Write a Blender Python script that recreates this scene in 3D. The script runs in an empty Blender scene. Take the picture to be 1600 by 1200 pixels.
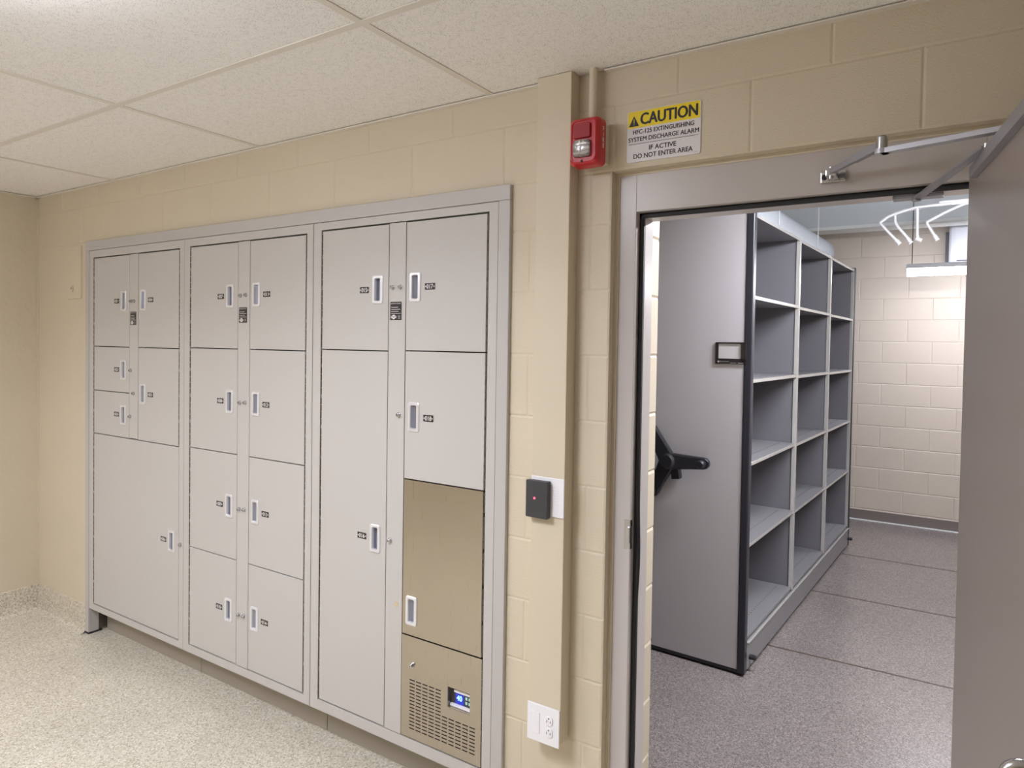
import bpy, bmesh, math, random
from mathutils import Vector, Matrix
random.seed(7)
SC = bpy.context.scene
COL = SC.collection
R = math.radians

# ------------------------------------------------------------------ materials
def mat(name, col, rough=.5, metal=0.0, bump=None, spec=.5, var=None, emit=None, trans=0.0, coat=0.0):
    """bump=(scale, strength, distance[, detail]); var=(scale, amount) mottles the colour"""
    m = bpy.data.materials.new(name); m.use_nodes = True
    nt = m.node_tree; b = nt.nodes['Principled BSDF']
    c = tuple(col) + (1,)
    b.inputs['Base Color'].default_value = c
    b.inputs['Roughness'].default_value = rough
    b.inputs['Metallic'].default_value = metal
    b.inputs['Specular IOR Level'].default_value = spec
    b.inputs['Transmission Weight'].default_value = trans
    b.inputs['Coat Weight'].default_value = coat
    tc = nt.nodes.new('ShaderNodeTexCoord')
    if var:
        n = nt.nodes.new('ShaderNodeTexNoise'); n.inputs['Scale'].default_value = var[0]; n.inputs['Detail'].default_value = 4
        nt.links.new(tc.outputs['Object'], n.inputs['Vector'])
        mx = nt.nodes.new('ShaderNodeMixRGB'); mx.blend_type = 'MULTIPLY'
        mx.inputs['Fac'].default_value = var[1]
        mx.inputs['Color1'].default_value = c
        r = nt.nodes.new('ShaderNodeValToRGB')
        r.color_ramp.elements[0].position = .3; r.color_ramp.elements[0].color = (.55, .55, .55, 1)
        r.color_ramp.elements[1].position = .7; r.color_ramp.elements[1].color = (1, 1, 1, 1)
        nt.links.new(n.outputs['Fac'], r.inputs['Fac']); nt.links.new(r.outputs['Color'], mx.inputs['Color2'])
        nt.links.new(mx.outputs['Color'], b.inputs['Base Color'])
    if bump:
        n = nt.nodes.new('ShaderNodeTexNoise'); n.inputs['Scale'].default_value = bump[0]
        n.inputs['Detail'].default_value = bump[3] if len(bump) > 3 else 3
        nt.links.new(tc.outputs['Object'], n.inputs['Vector'])
        bn = nt.nodes.new('ShaderNodeBump'); bn.inputs['Strength'].default_value = bump[1]; bn.inputs['Distance'].default_value = bump[2]
        nt.links.new(n.outputs['Fac'], bn.inputs['Height']); nt.links.new(bn.outputs['Normal'], b.inputs['Normal'])
    if emit:
        b.inputs['Emission Color'].default_value = tuple(emit[0]) + (1,); b.inputs['Emission Strength'].default_value = emit[1]
    return m

def s2l(r, g, b):
    f = lambda v: (v / 255 / 12.92) if v / 255 <= .04045 else ((v / 255 + .055) / 1.055) ** 2.4
    return (f(r), f(g), f(b))

def speckle(name, cols, scale, rough, bumpd=0.0003, mixnoise=.35, spec=.5):
    """terrazzo / flake floor: small random cells picked from a ramp of colours"""
    m = bpy.data.materials.new(name); m.use_nodes = True
    nt = m.node_tree; b = nt.nodes['Principled BSDF']
    tc = nt.nodes.new('ShaderNodeTexCoord')
    nz = nt.nodes.new('ShaderNodeTexNoise'); nz.inputs['Scale'].default_value = scale * .5; nz.inputs['Detail'].default_value = 1
    add = nt.nodes.new('ShaderNodeMixRGB'); add.blend_type = 'ADD'; add.inputs['Fac'].default_value = .012
    nt.links.new(tc.outputs['Object'], nz.inputs['Vector'])
    nt.links.new(tc.outputs['Object'], add.inputs['Color1']); nt.links.new(nz.outputs['Color'], add.inputs['Color2'])
    v = nt.nodes.new('ShaderNodeTexVoronoi'); v.inputs['Scale'].default_value = scale
    nt.links.new(add.outputs['Color'], v.inputs['Vector'])
    sp = nt.nodes.new('ShaderNodeSeparateColor'); nt.links.new(v.outputs['Color'], sp.inputs['Color'])
    r = nt.nodes.new('ShaderNodeValToRGB'); r.color_ramp.interpolation = 'CONSTANT'
    pos, els = 0.0, r.color_ramp.elements
    for i, (w, c) in enumerate(cols):
        e = els[0] if i == 0 else (els[1] if i == 1 else els.new(pos))
        e.position = pos; e.color = tuple(c) + (1,); pos += w
    nt.links.new(sp.outputs['Red'], r.inputs['Fac'])
    big = nt.nodes.new('ShaderNodeTexNoise'); big.inputs['Scale'].default_value = 2.2; big.inputs['Detail'].default_value = 3
    nt.links.new(tc.outputs['Object'], big.inputs['Vector'])
    mr = nt.nodes.new('ShaderNodeMapRange'); mr.inputs['From Min'].default_value = .3; mr.inputs['From Max'].default_value = .7
    mr.inputs['To Min'].default_value = 1 - mixnoise * .3; mr.inputs['To Max'].default_value = 1
    nt.links.new(big.outputs['Fac'], mr.inputs['Value'])
    mx = nt.nodes.new('ShaderNodeMixRGB'); mx.blend_type = 'MULTIPLY'; mx.inputs['Fac'].default_value = 1
    nt.links.new(r.outputs['Color'], mx.inputs['Color1']); nt.links.new(mr.outputs['Result'], mx.inputs['Color2'])
    nt.links.new(mx.outputs['Color'], b.inputs['Base Color'])
    b.inputs['Roughness'].default_value = rough; b.inputs['Specular IOR Level'].default_value = spec
    bn = nt.nodes.new('ShaderNodeBump'); bn.inputs['Strength'].default_value = .35; bn.inputs['Distance'].default_value = bumpd
    nt.links.new(sp.outputs['Green'], bn.inputs['Height']); nt.links.new(bn.outputs['Normal'], b.inputs['Normal'])
    return m

def acoustic(name, col):
    m = bpy.data.materials.new(name); m.use_nodes = True
    nt = m.node_tree; b = nt.nodes['Principled BSDF']; b.inputs['Roughness'].default_value = .9; b.inputs['Specular IOR Level'].default_value = .2
    tc = nt.nodes.new('ShaderNodeTexCoord')
    v = nt.nodes.new('ShaderNodeTexVoronoi'); v.inputs['Scale'].default_value = 250
    n = nt.nodes.new('ShaderNodeTexNoise'); n.inputs['Scale'].default_value = 60
    n2 = nt.nodes.new('ShaderNodeTexNoise'); n2.inputs['Scale'].default_value = 230; n2.inputs['Detail'].default_value = 2
    for q in (v, n, n2): nt.links.new(tc.outputs['Object'], q.inputs['Vector'])
    mu = nt.nodes.new('ShaderNodeMath'); mu.operation = 'SUBTRACT'
    nt.links.new(v.outputs['Distance'], mu.inputs[0])
    mm = nt.nodes.new('ShaderNodeMath'); mm.operation = 'MULTIPLY'; mm.inputs[1].default_value = .55
    nt.links.new(n.outputs['Fac'], mm.inputs[0]); nt.links.new(mm.outputs[0], mu.inputs[1])
    r = nt.nodes.new('ShaderNodeValToRGB')
    r.color_ramp.elements[0].position = 0.0; r.color_ramp.elements[0].color = tuple(c * .72 for c in col) + (1,)
    r.color_ramp.elements[1].position = .09; r.color_ramp.elements[1].color = tuple(col) + (1,)
    nt.links.new(mu.outputs[0], r.inputs['Fac'])
    nt.links.new(r.outputs['Color'], b.inputs['Base Color'])
    bn = nt.nodes.new('ShaderNodeBump'); bn.inputs['Strength'].default_value = .25; bn.inputs['Distance'].default_value = .001
    nt.links.new(n2.outputs['Fac'], bn.inputs['Height']); nt.links.new(bn.outputs['Normal'], b.inputs['Normal'])
    return m

def brushed(name, col, rough, stretch=(1, 1, 60)):
    m = mat(name, col, rough, 1.0)
    nt = m.node_tree; b = nt.nodes['Principled BSDF']
    tc = nt.nodes.new('ShaderNodeTexCoord'); mp = nt.nodes.new('ShaderNodeMapping')
    mp.inputs['Scale'].default_value = stretch
    n = nt.nodes.new('ShaderNodeTexNoise'); n.inputs['Scale'].default_value = 6; n.inputs['Detail'].default_value = 5
    nt.links.new(tc.outputs['Object'], mp.inputs['Vector']); nt.links.new(mp.outputs['Vector'], n.inputs['Vector'])
    mr = nt.nodes.new('ShaderNodeMapRange'); mr.inputs['To Min'].default_value = rough - .08; mr.inputs['To Max'].default_value = rough + .1
    nt.links.new(n.outputs['Fac'], mr.inputs['Value']); nt.links.new(mr.outputs['Result'], b.inputs['Roughness'])
    bn = nt.nodes.new('ShaderNodeBump'); bn.inputs['Strength'].default_value = .02; bn.inputs['Distance'].default_value = .0005
    nt.links.new(n.outputs['Fac'], bn.inputs['Height']); nt.links.new(bn.outputs['Normal'], b.inputs['Normal'])
    return m

WALLC = s2l(213, 201, 179)
M = {}
M['wall'] = mat('painted_block', WALLC, .55, bump=(240, .45, .003, 3), var=(3, .06))
M['wall_rough'] = mat('painted_plaster', s2l(212, 200, 178), .5, bump=(38, .55, .004, 5), var=(3, .08))
M['chase'] = mat('painted_metal_chase', WALLC, .5, var=(3, .06))
M['farwall'] = mat('painted_block_pale', s2l(203, 191, 180), .5, bump=(200, .4, .002, 3), var=(3, .06))
M['farceil'] = mat('grey_deck_ceiling', s2l(96, 98, 100), .7)
M['beam'] = mat('pale_beam_paint', s2l(236, 240, 243), .45)
M['beam_web_shade'] = mat('beam_web_shaded', s2l(212, 219, 225), .5)  # same beam paint, darkened so the flanges seem to catch the light
M['tile'] = acoustic('acoustic_tile', s2l(245, 243, 240))
M['grid'] = mat('ceiling_grid_metal', s2l(226, 220, 211), .5)
M['locker'] = mat('locker_paint', s2l(194, 190, 186), .42, bump=(500, .04, .0004), var=(1.5, .03))
M['locker_trim'] = mat('locker_trim_paint', s2l(188, 184, 181), .42, bump=(500, .04, .0004))
M['kick'] = mat('kick_paint', s2l(166, 157, 144), .5)
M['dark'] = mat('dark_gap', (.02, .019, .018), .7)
M['inner'] = mat('locker_interior', s2l(92, 86, 80), .6)
M['zinc'] = mat('satin_zinc', s2l(232, 232, 236), .3, .5)
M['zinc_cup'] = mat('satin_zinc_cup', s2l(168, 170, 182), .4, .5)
M['chrome'] = mat('chrome', s2l(202, 202, 206), .2, 1.0)
M['steel'] = brushed('brushed_stainless', s2l(186, 177, 162), .3, (60, 60, 1.2))
M['hinge'] = mat('hinge_steel', s2l(104, 97, 90), .45, .4)
M['plate_black'] = mat('engraved_black', s2l(40, 36, 37), .35)
M['plate_white'] = mat('engraved_white', s2l(226, 222, 220), .5)
M['floor'] = speckle('flake_floor', [(.22, s2l(215, 208, 192)), (.2, s2l(202, 193, 174)), (.2, s2l(224, 218, 206)), (.12, s2l(186, 176, 155)), (.14, s2l(208, 200, 183)), (.07, s2l(170, 159, 139)), (.05, s2l(236, 232, 223))], 190, .42, .0006)
M['cove'] = speckle('flake_cove', [(.22, s2l(213, 206, 189)), (.2, s2l(199, 190, 170)), (.2, s2l(222, 216, 203)), (.12, s2l(182, 171, 149)), (.14, s2l(206, 198, 180)), (.07, s2l(165, 153, 131)), (.05, s2l(235, 231, 221))], 185, .42, .0003)
M['farfloor'] = speckle('speckled_grey_floor', [(.24, s2l(136, 128, 126)), (.22, s2l(149, 141, 139)), (.2, s2l(123, 115, 114)), (.14, s2l(164, 156, 154)), (.12, s2l(108, 100, 99)), (.08, s2l(140, 132, 130))], 230, .21, .00005)
M['rail'] = mat('dark_rail', s2l(92, 76, 66), .45, .2)
M['frame'] = mat('door_frame_paint', s2l(194, 187, 185), .3, bump=(220, .05, .0006))
M['door'] = mat('door_paint', s2l(146, 136, 131), .34, bump=(160, .06, .0008))
M['gasket'] = mat('black_gasket', s2l(36, 36, 42), .6)
M['alu'] = mat('closer_silver', s2l(196, 198, 208), .35, .4)
M['holder'] = mat('holder_grey', s2l(146, 146, 152), .36, .35)
M['red'] = mat('alarm_red', s2l(190, 28, 38), .35, coat=.2)
M['red_dark'] = mat('alarm_red_recess', s2l(160, 26, 34), .5)
M['lens'] = mat('clear_lens', s2l(240, 238, 234), .06, trans=.9, bump=(140, .35, .004))
M['signwhite'] = mat('sign_white', s2l(226, 222, 226), .4)
M['signyellow'] = mat('sign_yellow', s2l(240, 214, 14), .4)
M['signblack'] = mat('sign_black', s2l(36, 32, 38), .5)
M['white'] = mat('white_plastic', s2l(240, 239, 243), .35)
M['white_line'] = mat('white_plastic_inset', s2l(226, 225, 229), .4)
M['blackplastic'] = mat('black_plastic', s2l(62, 61, 64), .45)
M['redled'] = mat('red_indicator', (.9, .02, .05), .3, emit=((1, .05, .1), 6))
M['blueled'] = mat('blue_digits', (.1, .3, .9), .3, emit=((.22, .55, 1), 3))
M['greenled'] = mat('pale_button_print', s2l(150, 190, 180), .4, emit=((.5, .8, .7), .25))
M['bluepanel'] = mat('blue_display', s2l(20, 24, 120), .25, emit=((.03, .06, .8), .5))
M['darkpanel'] = mat('dark_display', s2l(58, 54, 58), .2)
M['shelf'] = mat('shelf_grey', s2l(134, 133, 137), .4, bump=(400, .04, .0004))
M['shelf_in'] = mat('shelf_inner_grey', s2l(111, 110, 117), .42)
M['shelf_edge'] = mat('shelf_edge_pale', s2l(188, 186, 184), .26, .25)
M['panel'] = mat('end_panel_grey', s2l(190, 188, 195), .36, bump=(260, .05, .0006))
M['navy'] = mat('dark_edge_trim', s2l(40, 41, 51), .35)
M['crank'] = mat('black_crank', s2l(38, 38, 46), .45)
M['card'] = mat('card_grey', s2l(196, 194, 198), .5)
M['farbase'] = mat('grey_vinyl_base', s2l(120, 110, 108), .45)
M['duct'] = mat('duct_wrap', s2l(205, 212, 222), .55, bump=(18, .35, .006, 4))
M['hookwhite'] = mat('white_rod', s2l(238, 238, 242), .35)
M['ac'] = mat('appliance_white', s2l(216, 218, 228), .4)
M['lamp_far'] = mat('lit_tube_cover', (1, 1, 1), .4, emit=((.93, .945, 1.0), 64))
M['lamp_near'] = mat('lit_tube_cover_bright', (1, 1, 1), .4, emit=((.93, .945, 1.0), 175))
M['lamp'] = mat('lit_troffer', (1, 1, 1), .4, emit=((.87, .90, 1.0), 17))
M['housing'] = mat('lamp_housing', s2l(196, 198, 206), .4)
M['concrete'] = mat('plain_back', s2l(200, 188, 168), .8)

# ------------------------------------------------------------------ mesh helpers
class MB:
    def __init__(self): self.v = []; self.f = []; self.m = []; self.mats = []; self.sm = []
    def mi(self, m):
        m = M[m] if isinstance(m, str) else m
        if m not in self.mats: self.mats.append(m)
        return self.mats.index(m)
    def add(self, verts, faces, m, smooth=False):
        o = len(self.v); k = self.mi(m)
        self.v += [tuple(p) for p in verts]
        for f in faces: self.f.append(tuple(o + i for i in f)); self.m.append(k); self.sm.append(smooth)
        return self
    def box(self, x0, x1, y0, y1, z0, z1, m, bev=0.0, seg=2):
        if bev <= 0:
            v = [(x0, y0, z0), (x1, y0, z0), (x1, y1, z0), (x0, y1, z0), (x0, y0, z1), (x1, y0, z1), (x1, y1, z1), (x0, y1, z1)]
            return self.add(v, [(0, 3, 2, 1), (4, 5, 6, 7), (0, 1, 5, 4), (1, 2, 6, 5), (2, 3, 7, 6), (3, 0, 4, 7)], m)
        bm = bmesh.new(); bmesh.ops.create_cube(bm, size=1)
        for p in bm.verts:
            p.co = Vector(((x0 + x1) / 2 + p.co.x * (x1 - x0), (y0 + y1) / 2 + p.co.y * (y1 - y0), (z0 + z1) / 2 + p.co.z * (z1 - z0)))
        bmesh.ops.bevel(bm, geom=list(bm.edges), offset=bev, segments=seg, profile=.6, affect='EDGES')
        return self.bm(bm, m)
    def bm(self, bm, m, mtx=None, smooth=False):
        bm.verts.index_update()
        vs = [(mtx @ p.co if mtx else p.co.copy()) for p in bm.verts]
        fs = [[p.index for p in f.verts] for f in bm.faces]
        bm.free(); return self.add(vs, fs, m, smooth)
    def quad(self, pts, m): return self.add(pts, [tuple(range(len(pts)))], m)
    def cyl(self, p, q, r, m, n=16, r2=None, smooth=True):
        p, q = Vector(p), Vector(q); d = (q - p).normalized(); r2 = r if r2 is None else r2
        a = d.orthogonal().normalized(); b = d.cross(a)
        v = []
        for c, rr in ((p, r), (q, r2)):
            for i in range(n):
                t = 2 * math.pi * i / n; v.append(c + (a * math.cos(t) + b * math.sin(t)) * rr)
        self.add(v, [(i, (i + 1) % n, n + (i + 1) % n, n + i) for i in range(n)], m, smooth)
        return self.add(v, [tuple(range(n - 1, -1, -1)), tuple(range(n, 2 * n))], m)
    def tube(self, pts, r, m, n=10, caps=True):
        pts = [Vector(p) for p in pts]; rs = r if isinstance(r, (list, tuple)) else [r] * len(pts)
        v = []; a = None
        for i, p in enumerate(pts):
            d = (pts[min(i + 1, len(pts) - 1)] - pts[max(i - 1, 0)]).normalized()
            a = (d.orthogonal() if a is None else (a - d * a.dot(d))).normalized(); b = d.cross(a)
            for k in range(n):
                t = 2 * math.pi * k / n; v.append(p + (a * math.cos(t) + b * math.sin(t)) * rs[i])
        f = [(i * n + k, i * n + (k + 1) % n, (i + 1) * n + (k + 1) % n, (i + 1) * n + k) for i in range(len(pts) - 1) for k in range(n)]
        self.add(v, f, m, True)
        if caps:
            L = len(pts) - 1
            self.add(v, [tuple(range(n - 1, -1, -1)), tuple(L * n + k for k in range(n))], m)
        return self
    def bar(self, p, q, w, h, m, up=(0, 0, 1), bev=0.0):
        """straight bar from p to q, w across, h along up"""
        p, q = Vector(p), Vector(q); d = (q - p).normalized(); up = Vector(up)
        s = d.cross(up).normalized(); u = s.cross(d).normalized()
        v = [c + s * a * w / 2 + u * b * h / 2 for c in (p, q) for a, b in ((-1, -1), (1, -1), (1, 1), (-1, 1))]
        return self.add(v, [(0, 1, 2, 3), (7, 6, 5, 4), (0, 4, 5, 1), (1, 5, 6, 2), (2, 6, 7, 3), (3, 7, 4, 0)], m)
    def loft(self, rings, m, cap0=True, cap1=True, smooth=False):
        """rings: equal-length lists of points"""
        n = len(rings[0]); v = [p for r in rings for p in r]
        f = [(i * n + k, i * n + (k + 1) % n, (i + 1) * n + (k + 1) % n, (i + 1) * n + k) for i in range(len(rings) - 1) for k in range(n)]
        self.add(v, f, m, smooth)
        caps = []
        if cap0: caps.append(tuple(range(n - 1, -1, -1)))
        if cap1: caps.append(tuple((len(rings) - 1) * n + k for k in range(n)))
        if caps: self.add(v, caps, m)
        return self
    def text(self, s, m, origin, ax, ay, w=None, h=None, bold=0.0, align='CENTER', lift=0.0):
        """lettering: fits width w and/or cap height h, centred on origin"""
        vs, fs, (x0, x1, y0, y1) = text_mesh(s, 0.0)
        sx = (w / (x1 - x0)) if w else None; sy = (h / (y1 - y0)) if h else None
        sx = sx or sy; sy = sy or sx
        ax, ay, o = Vector(ax), Vector(ay), Vector(origin); nn = ax.cross(ay)
        cx = (x0 + x1) / 2 if align == 'CENTER' else x0
        k = bold * sy                              # heavier strokes: the glyphs laid over themselves, a hair apart
        for n, (dx, dy) in enumerate(((0, 0), (k, 0), (-k, 0), (0, k * .6), (0, -k * .6)) if bold else ((0, 0),)):
            self.add([o + ax * ((x - cx) * sx + dx) + ay * ((y - (y0 + y1) / 2) * sy + dy) + nn * (lift + n * .00002) for x, y in vs], fs, m)
        return self
    def build(self, name, parent=None, loc=(0, 0, 0), rot=0, off=None):
        """off: world point the vertices are measured from (the root's base)"""
        me = bpy.data.meshes.new(name)
        v = self.v if off is None else [tuple(Vector(p) - Vector(off)) for p in self.v]
        me.from_pydata(v, [], self.f)
        for mm in self.mats: me.materials.append(mm)
        me.polygons.foreach_set('material_index', self.m); me.polygons.foreach_set('use_smooth', self.sm)
        me.update()
        return link(name, me, parent, loc, rot)

def link(name, me, parent=None, loc=(0, 0, 0), rot=0):
    o = bpy.data.objects.new(name, me); COL.objects.link(o); o.location = loc; o.rotation_euler.z = rot
    if parent: o.parent = parent
    return o

_tc = {}
def text_mesh(s, bold):
    if (s, bold) in _tc: return _tc[(s, bold)]
    cu = bpy.data.curves.new('lettering', 'FONT'); cu.body = s; cu.offset = bold; cu.resolution_u = 3
    ob = bpy.data.objects.new('lettering', cu); COL.objects.link(ob)
    bpy.context.view_layer.update()
    ev = ob.evaluated_get(bpy.context.evaluated_depsgraph_get()); me = ev.to_mesh()
    vs = [(p.co.x, p.co.y) for p in me.vertices]; fs = [tuple(p.vertices) for p in me.polygons]
    ev.to_mesh_clear(); bpy.data.objects.remove(ob); bpy.data.curves.remove(cu)
    xs = [p[0] for p in vs]; ys = [p[1] for p in vs]
    _tc[(s, bold)] = (vs, fs, (min(xs), max(xs), min(ys), max(ys)))
    return _tc[(s, bold)]

def rrect(cx, cz, w, h, r, y, n=5):
    """rounded rectangle ring in a plane of constant y"""
    pts = []
    for sx, sz, a0 in ((1, 1, 0), (-1, 1, 90), (-1, -1, 180), (1, -1, 270)):
        for i in range(n):
            t = R(a0 + 90 * i / (n - 1))
            pts.append((cx + sx * (w / 2 - r) + r * math.cos(t), y, cz + sz * (h / 2 - r) + r * math.sin(t)))
    return pts

def thing(name, label, cat, loc=(0, 0, 0), rot=0, group=None):
    o = link(name, None, None, loc, rot); o['label'] = label; o['category'] = cat
    if group: o['group'] = group
    return o
def tag(o, label, cat, group=None):
    o['label'] = label; o['category'] = cat
    if group: o['group'] = group
    return o
def struct(o): o['kind'] = 'structure'; return o

def subtract(rects, hole):
    out = []; a0, a1, b0, b1 = hole
    for (u0, u1, v0, v1) in rects:
        if u1 <= a0 or u0 >= a1 or v1 <= b0 or v0 >= b1: out.append((u0, u1, v0, v1)); continue
        if v0 < b0: out.append((u0, u1, v0, b0))
        if v1 > b1: out.append((u0, u1, b1, v1))
        w0, w1 = max(v0, b0), min(v1, b1)
        if u0 < a0: out.append((u0, a0, w0, w1))
        if u1 > a1: out.append((a1, u1, w0, w1))
    return out

def blocks(mb, rects, P, m, c=.006, d=.0019):
    """painted block faces with eased edges; P(u, v, depth) -> point"""
    for (u0, u1, v0, v1) in rects:
        if u1 - u0 < .014 or v1 - v0 < .014: 
            mb.quad([P(u0, v0, d), P(u1, v0, d), P(u1, v1, d), P(u0, v1, d)], m); continue
        a = [P(u0, v0, d), P(u1, v0, d), P(u1, v1, d), P(u0, v1, d)]
        b = [P(u0 + c, v0 + c, 0), P(u1 - c, v0 + c, 0), P(u1 - c, v1 - c, 0), P(u0 + c, v1 - c, 0)]
        mb.add(a + b, [(4, 5, 6, 7), (0, 1, 5, 4), (1, 2, 6, 5), (2, 3, 7, 6), (3, 0, 4, 7)], m)

# ------------------------------------------------------------------ camera (measured from the photograph)
yaw, pitch, roll, F = .5726, -.0234, .0156, 1061.8
f = Vector((-math.sin(yaw) * math.cos(pitch), math.cos(yaw) * math.cos(pitch), math.sin(pitch)))
r0 = Vector((math.cos(yaw), math.sin(yaw), 0)); u0 = r0.cross(f)
rr = r0 * math.cos(roll) + u0 * math.sin(roll); uu = -r0 * math.sin(roll) + u0 * math.cos(roll)
cam = bpy.data.cameras.new('camera'); co = bpy.data.objects.new('camera', cam); COL.objects.link(co)
co.matrix_world = Matrix(((rr.x, uu.x, -f.x, 4.6338), (rr.y, uu.y, -f.y, -1.9033), (rr.z, uu.z, -f.z, 1.659), (0, 0, 0, 1)))
cam.sensor_width = 36; cam.lens = 36 * F / 1600; cam.shift_y = -37.7 / 1600; cam.clip_start = .05
SC.camera = co

# ------------------------------------------------------------------ rooms
ZC = 2.4936; TH = .40                          # ceiling height, thickness of the block wall
LX0, LX1, LZ = .612, 3.385, 2.188               # locker opening
DX0, DX1, DZ = 3.757, 4.762, 2.188             # door opening in the blockwork
RX, RY = 10.2, -4.3                             # extent of the corridor room
FX0, FX1, FY, FZ = .4, 8.4, 5.5, 3.06         # storage room behind

def front_rects():
    out = []
    zs = [0.0] + [.2032 * i for i in range(1, 11)] + [2.188, 2.384, ZC + .12]
    for i in range(len(zs) - 1):
        z0, z1 = zs[i], zs[i + 1]
        if z1 <= 2.19:
            odd = i % 2 == 1
            js = [3.47 - .4064 * k + (0 if odd else .2032) for k in range(-1, 10)]
            js = [x for x in js if x < 3.6] + ([3.690] if (odd or i == 10) else [])
            js += [4.9 + .4064 * k + (0 if odd else .2032) for k in range(14)]
        elif i == 11: js = [3.365 - .4064 * k for k in range(9)] + [3.765, 4.164, 4.563, 4.97, 5.376, 5.78, 6.19] + [6.6 + .4064 * k for k in range(9)]
        else: js = [3.146 - .4064 * k for k in range(8)] + [3.553, 3.96, 4.362, 4.77, 5.17, 5.58, 5.98, 6.39] + [6.8 + .4064 * k for k in range(9)]
        js = sorted(x for x in js if 0 < x < RX)
        e = [0.0] + js + [RX]
        out += [(e[k], e[k + 1], z0, z1) for k in range(len(e) - 1)]
    out = subtract(out, (-1, LX0, -1, 2.188)) + [(0, LX0, 0, 2.188)]      # smooth plastered strip beside the lockers
    for h in ((LX0, LX1, -1, LZ), (DX0, DX1, -1, DZ)): out = subtract(out, h)
    return out
mb = MB()
blocks(mb, front_rects(), lambda u, v, d: (u, d, v), 'wall')
for (x0, x1, z0, z1) in subtract(subtract([(0, RX, 0, FZ + .1)], (LX0, LX1, -1, LZ)), (DX0, DX1, -1, DZ)):
    mb.box(x0, x1, .0035, TH, z0, z1, 'wall')
# reveal of the doorway: block ends seen edge-on
rv = [(0.143, TH, .2032 * i, .2032 * (i + 1)) for i in range(10)] + [(.143, TH, 2.032, 2.188)]
blocks(mb, rv, lambda u, v, d: (DX0 + .006 - d, u, v), 'wall', c=.008, d=.005)
struct(mb.build('wall_front'))

def plain_wall(name, P, du, z1, m, zoff=0.0, u0=0.0):
    rs = []; i = 0; z = -zoff
    while z < z1:
        e = [u0] + [u0 + .4064 * k + (.2032 if i % 2 else 0) for k in range(0, 30) if 0 < .4064 * k + (.2032 if i % 2 else 0) < du - u0] + [du]
        rs += [(e[k], e[k + 1], max(z, 0), min(z + .2032, z1)) for k in range(len(e) - 1)]
        z += .2032; i += 1
    b = MB(); blocks(b, rs, P, m); return b
# left wall: rough painted plaster
b = MB(); b.box(-.12, 0, RY, .0035, 0, ZC + .12, 'wall_rough'); struct(b.build('wall_left'))
b = plain_wall('wall_right', lambda u, v, d: (RX + d, -u, v), -RY, ZC + .1, 'wall'); b.box(RX + .0035, RX + .1, RY, 0, 0, ZC + .12, 'wall'); struct(b.build('wall_right'))
b = plain_wall('wall_rear', lambda u, v, d: (RX - u, RY - d, v), RX, ZC + .1, 'wall'); b.box(0, RX, RY - .1, RY - .0035, 0, ZC + .12, 'wall'); struct(b.build('wall_rear'))
b = MB(); b.box(-.1, RX + .1, RY - .1, .0, -.1, 0, 'floor'); b.box(-.1, RX + .1, 0, TH - .14, -.1, 0, 'floor')
struct(b.build('floor'))
# curved flake base where the floor turns up the wall
def cove(path_pts, nrm):
    b = MB(); prof = [(0.0, .155), (.006, .153), (.008, .12), (.009, .04), (.014, .018), (.026, .005), (.046, .0004)]
    rings = []
    for (x, y), (nx, ny) in zip(path_pts, nrm): rings.append([(x + nx * d, y + ny * d, z) for d, z in prof])
    for a, c in zip(rings, rings[1:]):
        for k in range(len(prof) - 1): b.add([a[k], a[k + 1], c[k + 1], c[k]], [(0, 1, 2, 3)], 'cove', True)
    return b
b = cove([(0, RY), (0, 0)], [(1, 0), (1, -1)]); struct(b.build('baseboard_left'))
b = cove([(0, 0), (.597, 0)], [(1, -1), (0, -1)])
b2 = cove([(3.40, 0), (3.765, 0)], [(0, -1), (0, -1)]); b.add(b2.v, b2.f, 'cove', True)
struct(b.build('baseboard_front'))
b = MB()
b.box(0.0, .006, -.006, .0, .155, ZC, 'wall'); struct(b.build('trim_1'))

# suspended ceiling: tiles in a metal grid
GX = [.8793 + 1.2192 * k for k in range(-1, 9)]; GX = [0.0] + [x for x in GX if 0 < x < RX] + [RX]
GY = [0.0] + [-.6118 - .6096 * k for k in range(0, 6)]; GY = [y for y in GY if y > RY] + [RY]
# square light fixtures: (cell column, cell row, half of the cell they fill)
LIGHTS = [(2, 2, 1), (1, 3, 0)]
b = MB(); g = MB()
for i in range(len(GX) - 1):
    for j in range(len(GY) - 1):
        x0, x1 = GX[i], GX[i + 1]
        for (li, lj, half) in LIGHTS:
            if (i, j) == (li, lj):
                xm = (x0 + x1) / 2; g.box(xm - .012, xm + .012, GY[j + 1], GY[j], ZC - .0015, ZC + .001, 'grid')
                x0, x1 = (x0, xm) if half else (xm, x1)
        b.box(x0 + .004, x1 - .004, GY[j + 1] + .004, GY[j] - .004, ZC + .0015, ZC + .018, 'tile')
b.box(0, RX, RY, 0, ZC + .1, ZC + .12, 'concrete')
ceil = struct(b.build('ceiling'))
for x in GX[1:-1]: g.box(x - .012, x + .012, RY, 0, ZC - .0015, ZC + .001, 'grid')
for y in GY[1:-1]: g.box(0, RX, y - .012, y + .012, ZC - .0018, ZC + .0007, 'grid')
for (x0, x1, y0, y1) in ((0, 3.52, -.021, 0), (3.735, RX, -.021, 0), (0, .021, RY, 0), (RX - .021, RX, RY, 0), (0, RX, RY, RY + .021)):
    g.box(x0, x1, y0, y1, ZC - .006, ZC - .0015, 'grid')
g.build('ceiling_grid', ceil)
LL = ['lit square drop-lens ceiling light above the corridor facing the cold compartment locker', 'lit square drop-lens ceiling light above the corridor near the room corner']
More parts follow.
